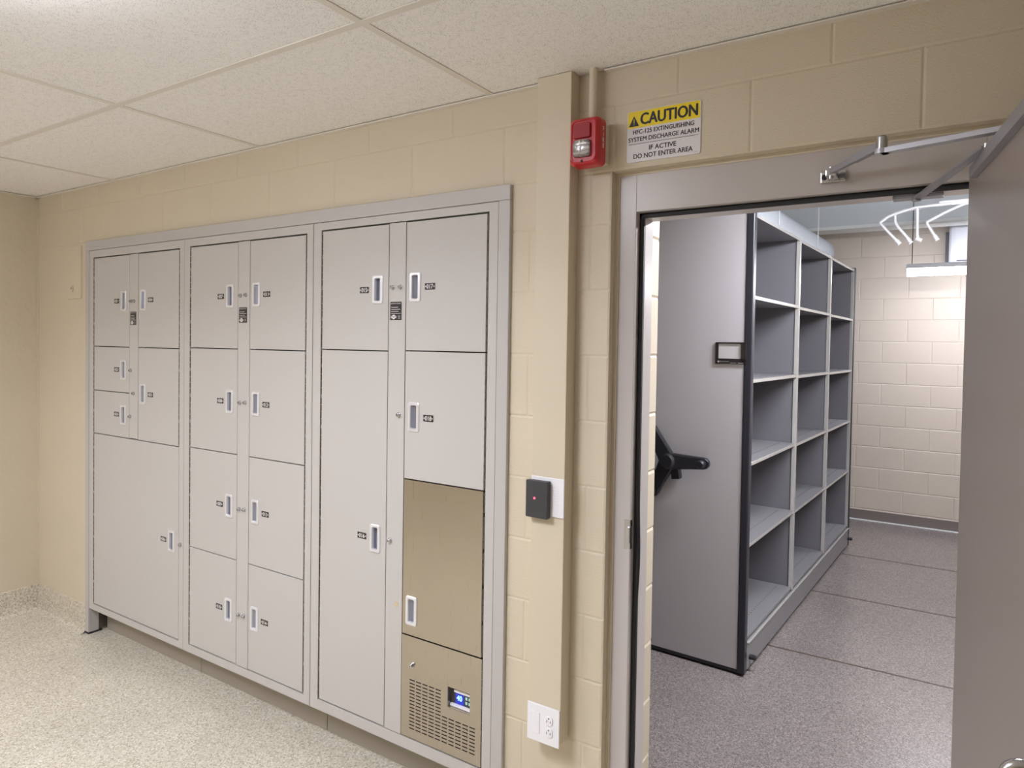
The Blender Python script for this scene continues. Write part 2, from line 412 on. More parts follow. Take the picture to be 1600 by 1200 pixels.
for (i, j, half), lb in zip(LIGHTS, LL):
    xm = (GX[i] + GX[i + 1]) / 2; x0, x1 = (xm, GX[i + 1]) if half else (GX[i], xm)
    cx, cy = (x0 + x1) / 2, (GY[j] + GY[j + 1]) / 2
    t = thing('ceiling_light', lb, 'ceiling light', (cx, cy, ZC), 0, 'square corridor ceiling lights')
    w, d = (x1 - x0) / 2 - .013, (GY[j] - GY[j + 1]) / 2 - .013
    q = MB()
    for a in ((-w, w, -d, -d + .03), (-w, w, d - .03, d), (-w, -w + .03, -d + .03, d - .03), (w - .03, w, -d + .03, d - .03)): q.box(a[0], a[1], a[2], a[3], -.001, .06, 'housing')
    q.box(-w, w, -d, d, .06, .065, 'housing'); q.build('housing', t)
    q = MB(); q.box(-w + .03, w - .03, -d + .03, d - .03, -.085, .011, 'lamp', .012, 2); q.build('diffuser', t)
    la = bpy.data.lights.new('troffer_lamp', 'AREA'); la.shape = 'RECTANGLE'; la.size = 2 * w - .08; la.size_y = 2 * d - .08
    la.energy = 27; la.color = (.87, .90, 1.0); la.spread = R(150)
    lo = bpy.data.objects.new('troffer_lamp', la); COL.objects.link(lo); lo.parent = t; lo.location = (0, 0, -.09)

# storage room shell
b = MB(); b.box(FX0, FX1, TH - .14, FY, -.1, 0, 'farfloor'); struct(b.build('floor'))
zo = .0932                                     # courses start part way up a block at the floor
b = plain_wall('wall_back', lambda u, v, d: (u + FX0, FY + d, v), FX1 - FX0, FZ, 'farwall', zo, u0=0)
b = MB(); rs = []
for i in range(-1, 15):
    z0 = .11 + .2032 * i; off = 4.081 if i % 2 else 4.287
    js = [off + .4064 * k for k in range(-12, 13)]; js = sorted(x for x in js if FX0 < x < FX1); e = [FX0] + js + [FX1]
    if z0 + .2032 > 0 and z0 < FZ: rs += [(e[k], e[k + 1], max(0, z0), min(FZ, z0 + .2032)) for k in range(len(e) - 1)]
blocks(b, rs, lambda u, v, d: (u, FY + d, v), 'farwall', c=.007, d=.0036); b.box(FX0, FX1, FY + .0036, FY + .15, 0, FZ + .1, 'farwall'); struct(b.build('wall_back'))
def side(x, s):
    b = MB(); rs = []
    for i in range(-1, 15):
        z0 = .11 + .2032 * i; js = [TH + .4064 * k + (.2032 if i % 2 else 0) for k in range(1, 13)]; js = [y for y in js if y < FY]; e = [TH] + js + [FY]
        if z0 < FZ: rs += [(e[k], e[k + 1], max(0, z0), min(FZ, z0 + .2032)) for k in range(len(e) - 1)]
    blocks(b, rs, (lambda u, v, d: (x - s * d, u, v)), 'farwall')
    b.box(min(x - s * .0035, x - s * .12), max(x - s * .0035, x - s * .12), TH, FY, 0, FZ + .1, 'farwall'); return b
struct(side(FX0, 1).build('wall_storage_left')); struct(side(FX1, -1).build('wall_storage_right'))
b = MB(); b.box(FX0, FX1, TH, FY, FZ, FZ + .1, 'farceil'); struct(b.build('ceiling'))
b = MB(); b.box(FX0, FX1, FY - .006, FY, 0, .098, 'farbase', .002); b.box(FX0, FX1, FY - .024, FY - .006, 0, .007, 'beam'); struct(b.build('baseboard_back'))
b = MB()                                       # pale steel beam under the storage ceiling
b.box(FX0, FX1, 4.70, 4.94, 2.712, 2.74, 'beam'); b.box(FX0, FX1, 4.745, 4.895, 2.74, 2.93, 'beam_web_shade'); b.box(FX0, FX1, 4.65, 5.01, 2.93, 2.955, 'beam')
b.box(FX0, FX1, 4.77, 4.85, 2.955, FZ, 'beam')
struct(b.build('trim_2'))
for y, lb in ((2.055, 'thin dark floor rail crossing the storage floor, first one in from the doorway'),
              (3.122, 'thin dark floor rail crossing the storage floor, middle one of three'),
              (4.172, 'thin dark floor rail crossing the storage floor, the one nearest the back wall')):
    b = MB(); b.box(-1.9, 1.7, -.006, .006, 0, .0012, 'rail')
    o = b.build('floor_rail', None, (4.5, y, 0), R(1.0)); tag(o, lb, 'floor rail', 'rails under the mobile shelving')

# ------------------------------------------------------------------ lockers
YF = -.012
def cup_mesh(mirror):
    """flush pull: rounded flange and a scooped pocket deeper on one side"""
    b = MB(); s = -1 if mirror else 1
    ow, oh, iw, ih = .054, .108, .027, .084
    rings = [rrect(0, 0, ow, oh, .009, .0), rrect(0, 0, ow - .001, oh - .001, .009, -.003), rrect(0, 0, ow - .006, oh - .006, .007, -.0045),
             rrect(0, 0, iw + .003, ih + .003, .005, -.0045), rrect(0, 0, iw, ih, .004, -.002), rrect(0, 0, iw - .001, ih - .001, .004, .006)]
    b.loft(rings, 'zinc', cap0=False, cap1=False)
    x0, x1, z0, z1 = -iw / 2, iw / 2, -ih / 2, ih / 2
    # pocket: deep at one side, rising to the rim at the other
    pr = [(x0, .001), (x0 + .001, .02), (x0 + .008, .021), (x0 + .016, .014), (x1 - .003, .005), (x1, .001)]
    pr = [(s * x, y) for x, y in pr]
    va = [(x, y, z0) for x, y in pr]; vb = [(x, y, z1) for x, y in pr]; n = len(pr)
    b.add(va + vb, [(i, i + 1, n + i + 1, n + i) for i in range(n - 1)], 'zinc_cup', False)
    b.add(va + vb, [tuple(range(n)), tuple(range(2 * n - 1, n - 1, -1))], 'zinc_cup')
    me = bpy.data.objects.remove
    o = b.build('pull_handle'); m = o.data; bpy.data.objects.remove(o); return m
CUP = {False: cup_mesh(False), True: cup_mesh(True)}
def lock_mesh():
    b = MB(); b.cyl((0, .002, 0), (0, -.004, 0), .0095, 'chrome', 18); b.cyl((0, -.004, 0), (0, -.011, 0), .0078, 'chrome', 18, .0068)
    b.cyl((0, -.011, 0), (0, -.0125, 0), .0052, 'chrome', 14); b.box(-.0009, .0009, -.0129, -.0125, -.0038, .0038, 'dark')
    o = b.build('lock'); m = o.data; bpy.data.objects.remove(o); return m
LOCK = lock_mesh()

def door_mesh(u0, u1, z0, z1, hole, m, th=.018, c=.0012):
    b = MB(); y = YF
    hu, hz = hole; h = (hu - .0155, hu + .0155, hz - .044, hz + .044)
    O = [(u0, y + c, z0), (u1, y + c, z0), (u1, y + c, z1), (u0, y + c, z1)]
    I = [(u0 + c, y, z0 + c), (u1 - c, y, z0 + c), (u1 - c, y, z1 - c), (u0 + c, y, z1 - c)]
    Hh = [(h[0], y, h[2]), (h[1], y, h[2]), (h[1], y, h[3]), (h[0], y, h[3])]
    Bk = [(p[0], y + th, p[2]) for p in O]; Hb = [(p[0], y + th, p[2]) for p in Hh]
    v = O + I + Hh + Bk + Hb; f = []
    for k in range(4):
        n = (k + 1) % 4
        f += [(k, n, 4 + n, 4 + k), (4 + k, 4 + n, 8 + n, 8 + k), (12 + k, 12 + n, n, k), (8 + k, 8 + n, 16 + n, 16 + k), (16 + k, 16 + n, 12 + n, 12 + k)]
    return b.add(v, f, m)
def hinge_mesh(u, z0, z1):
    b = MB(); z = z0 + .006; k = 0
    while z < z1 - .012:
        L = .025 if k % 2 else .024
        b.cyl((u, YF + .0015, z), (u, YF + .0015, min(z + L, z1 - .004)), .0030, 'hinge', 8); z += L + .0035; k += 1
        if k % 4 == 0: z += .012
    return b
def plate_mesh(num):
    b = MB(); w, h = .047, .024
    b.box(-w / 2, w / 2, -.0012, 0, -h / 2, h / 2, 'plate_black', .0004, 1)
    b.text(num, 'plate_white', (0, -.0014, 0), (1, 0, 0), (0, 0, 1), h=.0160, w=.0290, bold=.02)
    for s in (-1, 1):
        b.add([(s * .0172, -.0014, -.0038), (s * .0172, -.0014, .0038), (s * .0222, -.0014, 0)], [(0, 1, 2)], 'plate_white')
    return b
def placard():
    b = MB(); b.box(-.028, .028, -.0012, 0, -.034, .034, 'plate_black', .0004, 1)
    y = -.0014
    b.text('INSTRUCTIONS', 'plate_white', (0, y, .0275), (1, 0, 0), (0, 0, 1), w=.049, h=.0042)
    for k, w in enumerate((.034, .044, .036, .047)):
        z = .0135 - .0075 * k
        b.box(-.0225, -.0225 + w, y, y + .0002, z - .0009, z + .0009, 'plate_white')
    b.cyl((-.010, -.0012, -.0225), (-.010, y, -.0225), .0088, 'plate_white', 20)
    b.box(-.0235, .0035, y - .0001, y, -.0262, -.0188, 'plate_white')
    b.text('PSM', 'plate_black', (-.010, y - .0003, -.0225), (1, 0, 0), (0, 0, 1), w=.022, h=.005, bold=.01)
    for k in range(4): b.box(.011, .022, y, y + .0002, -.018 - k * .0033, -.0172 - k * .0033, 'plate_white')
    return b

XU = [.632, 1.538, 2.446]; DZU = [-.003, 0.0, .006]; W = .9065
LA, LB, RA, RB = .046, .417, .498, .869
T, BOT = 2.095, .190
GAP = .0042
UL = ['beige metal evidence locker beside the room corner, with one large square door at its bottom',
      'beige metal evidence locker with eight equal doors, standing between the two other lockers',
      'beige metal evidence locker with a stainless steel cold compartment, beside the wall chase']
DOORS = [
    [('L', T, 1.614, '001', 1.853), ('L', 1.614, 1.374, '002', 1.491), ('L', 1.374, 1.137, '003', 1.254), ('R', T, 1.614, '004', 1.853), ('R', 1.614, 1.137, '005', 1.374), ('W', 1.137, BOT, '006', .662)],
    [('L', T, 1.617, '007', 1.855), ('L', 1.617, 1.142, '008', 1.378), ('L', 1.142, .664, '009', .903), ('L', .664, BOT, '010', .426),
     ('R', T, 1.617, '011', 1.857), ('R', 1.617, 1.142, '012', 1.379), ('R', 1.142, .664, '013', .903), ('R', .664, BOT, '014', .428)],
    [('L', T, 1.619, '015', 1.857), ('L', 1.619, BOT, '016', .908), ('R', T, 1.622, '017', 1.861), ('R', 1.622, 1.149, '018', 1.386), ('S', 1.149, .571, None, .671)]]
for ui in range(3):
    x0 = XU[ui]; dz = DZU[ui]
    t = thing('evidence_locker', UL[ui], 'locker', (x0, 0, 0), 0, 'row of evidence lockers')
    up = MB()
    # cabinet: carcass, face frame
    up.box(0.0015, W - .0015, .03, .335, .15, 2.135, 'inner')
    fb, ft = .15, 2.1345
    for a in ((0.0014, LA - .0, fb, ft), (RB, W - .0014, fb, ft)): up.box(a[0], a[1], YF, .03, a[2], a[3], 'locker')
    mz = 1.137 + .002 if ui == 0 else BOT + dz
    up.box(LB, RA, YF, .03, mz, T + dz, 'locker')
    up.box(LA, RB, YF, .03, fb, BOT + dz - GAP, 'locker'); up.box(LA, RB, YF, .03, T + dz + GAP, ft, 'locker')
    up.box(LA - .001, RB + .001, .018, .031, fb + .01, ft - .01, 'dark')
    up.build('cabinet', t)
    k = MB(); k.box(.001, W - .001, .085, .1, 0, .15, 'kick', .001, 1); k.build('kick_plate', t)
    for (c, z1, z0, num, hz) in DOORS[ui]:
        z1 += dz; z0 += dz; 
        a, bb = (LA, LB) if c == 'L' else ((LA, RB) if c == 'W' else (RA, RB))
        lefth = c in 'LW'
        hu = .359 if c == 'L' else (.806 if c == 'W' else .545)
        g0, g1 = (.0085, .004) if lefth else (.003, .0085)
        zt, zb = z1 - GAP / 2, z0 + GAP / 2
        d = door_mesh(a + g0, bb - g1, zb, zt, (hu, hz), 'steel' if c == 'S' else 'locker').build('locker_door', t)
        if c == 'S': d['label'] = 'brushed stainless steel door of the cold compartment'
        link('pull_handle', CUP[not lefth], d, (hu, YF, hz))
        hinge_mesh(a + .0035 if lefth else bb - .0035, zb, zt).build('hinge', d)
        if num:
            lu = .289 if c == 'L' else (.736 if c == 'W' else .614)
            plate_mesh(num).build('number_plate', d, (lu, YF, hz))
    ks = {0: [(.435, 1.849), (.463, 1.849), (.431, 1.491), (.426, 1.251), (.460, 1.373), (.884, .66)],
          1: [(.435, 1.855), (.472, 1.857), (.435, 1.378), (.472, 1.38), (.435, .899), (.470, .902), (.437, .423), (.471, .424)],
          2: [(.435, 1.863), (.473, 1.863), (.473, 1.39), (.435, .914)]}[ui]
    for (u, z) in ks: link('lock', LOCK, t, (u, YF, z))
    placard().build('instruction_plate', t, (.452, YF, 1.769 + dz - (.005 if ui == 0 else 0)))
    if ui == 2:
        q = MB(); q.cyl((.471, YF + .001, .679), (.471, YF - .001, .679), .0095, mat('tan_plug', s2l(206, 186, 150), .5), 20); q.build('plug', t)
        # vent panel with slots and a display window
        z0, z1 = BOT + dz + GAP / 2, .571 + dz - GAP / 2
        a, bb = RA + .0025, RB - .004
        cols = [(.541 + .0305 * k, .541 + .0305 * k + .0245) for k in range(10)]
        rows = [(.4165 - .01285 * k - .0042, .4165 - .01285 * k) for k in range(15)]
        dw = (.718, .817, .366, .441)
        xs = sorted(set([a, bb, dw[0], dw[1]] + [x for c in cols for x in c])); zs = sorted(set([z0, z1, dw[2], dw[3]] + [z for r_ in rows for z in r_]))
        q = MB()
        def inside(x, z):
            if dw[0] < x < dw[1] and dw[2] < z < dw[3]: return True
            for ci, cc in enumerate(cols):
                if cc[0] < x < cc[1]:
                    for ri, rw in enumerate(rows):
                        if rw[0] < z < rw[1] and (ci < 5 or ri > 6): return True
            return False
        for i in range(len(xs) - 1):
            for j in range(len(zs) - 1):
                if not inside((xs[i] + xs[i + 1]) / 2, (zs[j] + zs[j + 1]) / 2):
                    q.quad([(xs[i], YF, zs[j]), (xs[i + 1], YF, zs[j]), (xs[i + 1], YF, zs[j + 1]), (xs[i], YF, zs[j + 1])], 'steel')
        for (p0, p1) in (((a, z0), (bb, z0)), ((bb, z0), (bb, z1)), ((bb, z1), (a, z1)), ((a, z1), (a, z0))):
            q.quad([(p0[0], YF, p0[1]), (p0[0], YF + .015, p0[1]), (p1[0], YF + .015, p1[1]), (p1[0], YF, p1[1])], 'steel')
        vp = q.build('vent_panel', t); vp['label'] = 'brushed stainless vent panel with rows of short slots'
        link('lock', LOCK, vp, (.552, YF, .471))
        hinge_mesh(bb + .001, z0, z1).build('hinge', vp)
        # display tucked behind the window, leaning back a little
        q = MB(); wx0, wx1, wz0, wz1 = dw; yb = YF + .019
        q.box(wx0, wx1, yb, yb + .004, wz0, wz1, 'darkpanel')
        for (xa, xb, za, zb2) in ((wx0, wx0 + .0015, wz0, wz1), (wx1 - .0015, wx1, wz0, wz1), (wx0, wx1, wz0, wz0 + .0015), (wx0, wx1, wz1 - .0015, wz1)):
            q.box(xa, xb, YF + .0008, yb, za, zb2, 'steel')
        q.box(wx0 + .020, wx1 - .002, yb - .007, yb, wz1 - .020, wz1 - .011, 'white'); q.box(wx0 + .004, wx1 - .002, yb - .009, yb, wz0 + .003, wz0 + .011, 'white')
        q.box(wx0 + .022, wx1 - .040, yb - .0008, yb, wz0 + .012, wz1 - .022, 'bluepanel')
        q.text('40', 'blueled', ((wx0 + wx1) / 2 - .010, yb - .0012, (wz0 + wz1) / 2 - .003), (1, 0, 0), (0, 0, 1), h=.019, w=.023, bold=.02)
        for dx in (.066, .080):
            for dz2 in (.020, .036): q.box(wx0 + dx, wx0 + dx + .008, yb - .001, yb, wz0 + dz2, wz0 + dz2 + .010, 'greenled')
        q.build('display', vp)['label'] = 'recessed display with blue digits 40'

t = thing('locker_surround', 'flat beige metal trim framing the whole row of lockers', 'trim', (.597, 0, 0))
o = (.597, 0, 0)
q = MB(); q.box(.597, 3.4, -.016, .0, 2.1365, 2.187, 'locker_trim', .0015, 1); q.box(.632, 3.352, -.0, .03, 2.1365, 2.155, 'locker_trim'); q.build('top_trim', t, off=o)
q = MB(); q.box(.597, .6315, -.016, .0, .012, 2.136, 'locker_trim', .0015, 1); q.box(.614, .6315, 0, .04, .012, 2.136, 'locker_trim'); q.box(.614, .622, .04, .3, .012, 2.136, 'inner'); q.box(.600, .629, -.013, .06, 0, .012, 'dark'); q.build('side_trim', t, off=o)  # the thin dark panel paints in the shade of the recess behind the leg
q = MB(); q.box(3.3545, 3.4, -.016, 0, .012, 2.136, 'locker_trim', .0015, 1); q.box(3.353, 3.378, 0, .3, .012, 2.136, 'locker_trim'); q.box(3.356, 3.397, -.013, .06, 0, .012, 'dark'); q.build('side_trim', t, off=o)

# ------------------------------------------------------------------ things on the corridor wall
b = MB(); b.box(.372, .527, -.007, 0, 1.876, 2.174, 'chase', .002, 2)
t = tag(b.build('wall_cover', off=None), 'painted-over rectangular cover plate on the wall between the room corner and the lockers', 'cover plate')
q = MB(); q.tube([(.43 + .011 * math.cos(R(a)), -.011, 1.93 + .016 * math.sin(R(a))) for a in range(-120, 200, 20)], .003, 'chase'); q.cyl((.43, -.006, 1.945), (.43, -.014, 1.945), .005, 'chase'); q.build('latch', t)

CX0, CX1, CY = 3.523, 3.643, -.056
b = MB(); b.box(CX0, CX1, CY, 0, .412, ZC, 'chase', .0025, 2)
tag(b.build('wall_chase'), 'square cream painted metal chase running down the wall from the ceiling', 'cable chase')
b = MB(); b.cyl((3.706, -.032, 2.31), (3.706, -.032, ZC + .02), .0135, 'chase', 20); b.cyl((3.706, -.032, 2.315), (3.706, -.032, 2.335), .0165, 'chase', 20)
tag(b.build('conduit_pipe'), 'short cream painted conduit pipe rising from the red alarm to the ceiling', 'pipe')

# card reader on its white plate
o = (3.58, CY, 1.18); t = thing('card_reader', 'black card reader with red light on a white wall plate, on the chase', 'card reader', o)
q = MB(); q.box(3.527, 3.645, CY - .006, CY, 1.122, 1.243, 'white', .002, 2)
wp = q.build('wall_plate', t, off=o)
wp['label'] = 'white wall plate'
q = MB()
for k in range(7): q.box(3.603 + .001 * k % 3, 3.618, CY - .0063, CY - .0061, 1.213 - .0085 * k, 1.2142 - .0085 * k, 'white_line')
q.box(3.6025, 3.6033, CY - .0063, CY - .0061, 1.145, 1.222, 'white_line'); q.box(3.624, 3.6247, CY - .0063, CY - .0061, 1.150, 1.212, 'white_line')
q.build('print', wp, off=None).location = (-o[0], -o[1], -o[2])
q = MB(); q.box(3.519, 3.599, CY - .027, CY - .006, 1.116, 1.233, 'blackplastic', .004, 3); q.build('reader_body', t, off=o)['label'] = 'black reader body'
q = MB(); q.cyl((3.552, CY - .0265, 1.178), (3.552, CY - .0285, 1.178), .0032, 'redled', 14); q.build('indicator_light', t, off=o)['label'] = 'glowing red light'

# outlet plate
o = (3.583, CY, .41); t = thing('outlet_plate', 'white double gang plate with blank insert and two sockets at the foot of the chase', 'wall outlet', o)
q = MB(); q.box(3.526, 3.642, CY - .006, CY, .400, .519, 'white', .002, 2); q.build('wall_plate', t, off=o)
q = MB(); q.box(3.540, 3.572, CY - .0078, CY - .006, .426, .494, 'white', .0012, 1); q.build('blank_insert', t, off=o)
for z in (.478, .441):
    q = MB(); q.loft([rrect(3.606, z, .026, .030, .010, CY - .006), rrect(3.606, z, .026, .030, .010, CY - .0085), rrect(3.606, z, .023, .027, .009, CY - .0092)], 'white', cap0=False)
    for dx, h in ((-.0062, .0085), (.0062, .007)): q.box(3.606 + dx - .001, 3.606 + dx + .001, CY - .0094, CY - .0092, z - .001 - h / 2, z - .001 + h / 2, 'signblack')
    q.cyl((3.606, CY - .0092, z + .0085), (3.606, CY - .0094, z + .0085), .0023, 'signblack', 10); q.build('socket', t, off=o)

# fire alarm strobe
o = (3.708, 0, 2.25); t = thing('fire_alarm_strobe', 'red fire alarm horn with clear strobe lens, beside the caution sign', 'fire alarm', o)
ax, az = 3.708, 2.262
q = MB(); q.box(3.665, 3.748, -.05, 0, 2.205, 2.325, 'chase', .004, 2); q.build('back_box', t, off=o)['label'] = 'cream painted back box'
q = MB()
q.loft([rrect(ax, az, .097, .139, .014, -.046), rrect(ax, az, .1, .142, .015, -.05), rrect(ax, az, .098, .14, .015, -.082), rrect(ax, az, .090, .132, .016, -.094), rrect(ax, az, .080, .122, .016, -.1), rrect(ax, az, .076, .118, .015, -.1), rrect(ax, az, .074, .116, .014, -.097)], 'red', smooth=False)
hs = q.build('housing', t, off=o)
q = MB(); q.loft([rrect(ax - .004, 2.291, .056, .044, .006, -.097), rrect(ax - .004, 2.291, .056, .044, .006, -.103), rrect(ax - .004, 2.291, .052, .040, .006, -.1045)], 'red_dark', cap0=False)
for k in range(7): q.box(ax - .026, ax + .018, -.1052, -.1044, 2.275 + .005 * k, 2.2765 + .005 * k, 'red_dark')
q.build('horn_grille', hs)
hs.children[0].location = (-o[0], -o[1], -o[2])
q = MB(); q.loft([rrect(ax - .002, 2.238, .056, .05, .006, -.096), rrect(ax - .002, 2.238, .054, .048, .008, -.106), rrect(ax - .002, 2.240, .046, .04, .012, -.116), rrect(ax - .002, 2.241, .03, .026, .010, -.120)], 'lens', cap0=False, smooth=True)
q.build('strobe_lens', t, off=o)['label'] = 'clear strobe lens'
q = MB(); q.box(ax - .026, ax + .022, -.1015, -.0985, 2.217, 2.259, 'chrome'); q.box(ax - .026, ax + .022, -.107, -.1015, 2.224, 2.229, 'white'); q.box(ax - .008, ax - .003, -.106, -.1015, 2.219, 2.257, 'zinc'); q.cyl((ax - .02, -.104, 2.246), (ax + .016, -.104, 2.246), .0028, 'white', 10); q.build('flash_tube', t, off=o)
q = MB(); q.box(ax - .006, ax + .000, -.1025, -.097, 2.198, 2.205, 'signblack', .001, 1); q.build('screw_slot', t, off=o)
q = MB()
for k, ch in enumerate('FIRE'):
    q.text(ch, 'signwhite', (ax + .0498, -.066, 2.298 - .0165 * k), (0, 1, 0), (0, 0, 1), h=.0125, bold=.05, lift=.0004)
q.build('lettering', t, off=o)['label'] = 'white letters FIRE running down the side'

# caution sign
o = (3.917, 0, 2.28); t = thing('caution_sign', 'yellow and white CAUTION notice about the extinguishing alarm, above the door frame', 'sign', o)
q = MB(); y0 = -.0035
rr_ = lambda w, h, r, y, cz: rrect(3.917, cz, w, h, r, y, 4)
q.loft([rr_(.223, .151, .006, -.0003, 2.2795), rr_(.223, .151, .006, y0 + .001, 2.2795), rr_(.2215, .1495, .006, y0, 2.2795)], 'signwhite', cap0=False); q.build('sign_panel', t, off=o)
q = MB(); q.loft([rr_(.2175, .0485, .004, y0, 2.3285), rr_(.2175, .0485, .004, y0 - .0003, 2.3285)], 'signyellow', cap0=False)
q.build('yellow_band', t, off=o)
yl = y0 - .0006; X, Z = (1, 0, 0), (0, 0, 1)
q = MB()
q.text('CAUTION', 'signblack', (3.9335, yl, 2.3285), X, Z, w=.170, h=.033, bold=.034)
q.add([(3.8115, yl, 2.3095), (3.8435, yl, 2.3095), (3.8275, yl, 2.3405)], [(0, 1, 2)], 'signblack')
q.box(3.8263, 3.8287, yl - .0003, yl - .0001, 2.3185, 2.3305, 'signyellow'); q.box(3.8263, 3.8287, yl - .0003, yl - .0001, 2.3135, 2.316, 'signyellow')
q.text('HFC-125 EXTINGUISHING', 'signblack', (3.917, yl, 2.292), X, Z, w=.184, h=.0128, bold=.022)
q.text('SYSTEM DISCHARGE ALARM', 'signblack', (3.917, yl, 2.2705), X, Z, w=.212, h=.0128, bold=.022)
q.box(3.812, 4.022, yl, yl + .0003, 2.2565, 2.2576, 'signblack')
q.text('IF ACTIVE', 'signblack', (3.917, yl, 2.2415), X, Z, w=.082, h=.0135, bold=.022)
q.text('DO NOT ENTER AREA', 'signblack', (3.917, yl, 2.2205), X, Z, w=.178, h=.0135, bold=.022)
q.box(4.010, 4.022, yl, yl + .0002, 2.2088, 2.2093, 'signblack')
q.build('lettering', t, off=o)

# ------------------------------------------------------------------ door frame, door, closer
FX, FI, HX, HO, HH = 3.768, 3.823, 4.694, 4.750, 2.065
FY0 = .037
b = MB()
b.box(FX, FI, FY0, .142, 0, 2.178, 'frame', .0012, 1); b.box(HX, HO, FY0, .142, 0, 2.178, 'frame', .0012, 1)
b.box(FI, HX, FY0, .142, HH, 2.178, 'frame', .0012, 1)
b.box(FI, FI + .015, .076, .14, 0, HH, 'frame', .0012, 1); b.box(HX - .015, HX, .076, .14, 0, HH, 'frame', .0012, 1); b.box(FI + .015, HX - .015, .076, .14, HH - .015, HH, 'frame', .0012, 1)
fr = struct(b.build('trim_3'))
b = MB()
def bead(p, q): b.tube([p, q], .0035, 'wall', 8)
bead((FX - .001, .0355, 0), (FX - .001, .0355, 2.179)); bead((HO + .001, .0355, 0), (HO + .001, .0355, 2.179)); bead((FX, .0355, 2.179), (HO, .0355, 2.179))
b.box(DX0, FX, .034, .14, 0, 2.18, 'wall'); b.box(HO, DX1, .034, .14, 0, 2.18, 'wall'); b.box(DX0, DX1, .034, .14, 2.178, DZ, 'wall')
b.build('caulk_bead', fr)
b = MB(); pts = []
for i in range(60):
    z = .01 + (HH - .02) * i / 59; w = .0035 * math.sin(z * 7) * math.exp(-((z - .95) / .35) ** 2) + .005 * math.exp(-((z - .98) / .13) ** 2)
    pts.append((FI + .0075 + w, .069, z))
b.tube(pts, .0075, 'gasket', 8); b.box(FI + .0005, FI + .0145, .066, .0755, .01, HH - .001, 'gasket')
b.tube([(FI + .01, .069, HH - .0075), (HX - .01, .069, HH - .0075)], .0075, 'gasket', 8); b.box(FI, HX, .066, .0755, HH - .0148, HH - .0005, 'gasket')
b.build('gasket', fr)['label'] = 'black rubber gasket'
b = MB(); b.box(FI - .019, FI + .0012, FY0 - .0015, FY0, 1.035, 1.125, 'chrome', .0005, 1); b.box(FI, FI + .0015, FY0 - .0015, .05, 1.035, 1.125, 'chrome'); b.box(FI - .006, FI + .003, FY0 - .010, FY0, 1.055, 1.105, 'chrome', .002, 2); b.box(FI + .0014, FI + .002, .038, .048, 1.055, 1.105, 'dark')
b.build('strike_plate', fr)['label'] = 'metal strike plate'

DA = R(-82); DH = (4.660, -.004, 0)
b = MB(); b.box(0, .80, 0, .045, .012, 2.064, 'door', .0015, 1)
dr = struct(b.build('door_1', None, DH, DA))
b = MB()                                       # D pull on the face seen from the corridor
pz1, pz0, pu, po = 1.086, .86, .735, .05
pts = [(pu, 0, pz1)] + [(pu, -po + .022 - .022 * math.sin(R(a)), pz1 - .022 + .022 * math.cos(R(a))) for a in range(0, 91, 15)]
pts = [(pu, 0, pz1), (pu, -po + .022, pz1)] + [(pu, -po + .022 - .022 * math.sin(R(a)), pz1 - .022 + .022 * math.cos(R(a))) for a in range(15, 91, 15)]
pts += [(pu, p[1], pz0 + pz1 - p[2]) for p in reversed(pts)]
b.tube(pts, .0095, 'chrome', 14); b.cyl((pu, .0, pz1), (pu, -.004, pz1), .017, 'chrome', 20); b.cyl((pu, .0, pz0), (pu, -.004, pz0), .017, 'chrome', 20)
b.build('pull_handle', dr)['label'] = 'polished metal D pull handle'
for z in (.25, 1.05, 1.85):
    b = MB(); b.cyl((-.006, .051, z), (-.006, .051, z + .11), .0075, 'chrome', 12); b.box(-.001, .0, .005, .045, z, z + .11, 'chrome'); b.build('hinge', dr)

def dl(x, y, z):                               # door-local to world
    return (DH[0] + x * math.cos(DA) - y * math.sin(DA), DH[1] + x * math.sin(DA) + y * math.cos(DA), z)
Vd = Vector((math.cos(DA), math.sin(DA), 0))
o = dl(.1, 0, 2.03); t = thing('overhead_door_holder', 'grey overhead holder channel and arm along the top of the open door', 'door holder', o)
q = MB(); q.bar(dl(.085, -.007, 2.052), dl(.70, -.007, 2.052), .014, .026, 'holder'); q.build('channel', t, off=o)
q = MB(); q.bar((4.552, .09, 2.040), dl(.235, -.008, 2.069), .020, .005, 'holder'); q.cyl(dl(.235, -.008, 2.064), dl(.235, -.008, 2.075), .007, 'chrome', 14); q.build('arm', t, off=o)
q = MB(); q.box(4.50, 4.61, .078, .115, 2.041, 2.0498, 'holder', .001, 1); q.cyl((4.552, .09, 2.049), (4.552, .09, 2.034), .010, 'holder', 14); q.build('bracket', t, off=o)

o = dl(.178, .09, 2.0); t = thing('door_closer', 'silver door closer arm reaching from the door frame head over the open door', 'door closer', o)
q = MB(); bm = bmesh.new(); bmesh.ops.create_cube(bm, size=1)
for p in bm.verts: p.co = Vector((.19 + p.co.x * .28, .0455 + .04 + p.co.y * .075, 1.985 + p.co.z * .06))
bmesh.ops.bevel(bm, geom=list(bm.edges), offset=.008, segments=3, affect='EDGES')
q.bm(bm, 'alu', Matrix.Translation(DH) @ Matrix.Rotation(DA, 4, 'Z')); q.cyl(dl(.178, .085, 2.01), dl(.178, .085, 2.135), .010, 'alu', 16); q.build('body', t, off=o)
sp, el, sh = dl(.178, .085, 2.122), (4.487, -.093, 2.122), (4.366, -.012, 2.108)
q = MB(); q.bar(el, sp, .024, .011, 'alu'); q.cyl((el[0], el[1], 2.1165), (el[0], el[1], 2.128), .0155, 'alu', 18); q.cyl((sp[0], sp[1], 2.115), (sp[0], sp[1], 2.13), .016, 'alu', 18); q.build('main_arm', t, off=o)
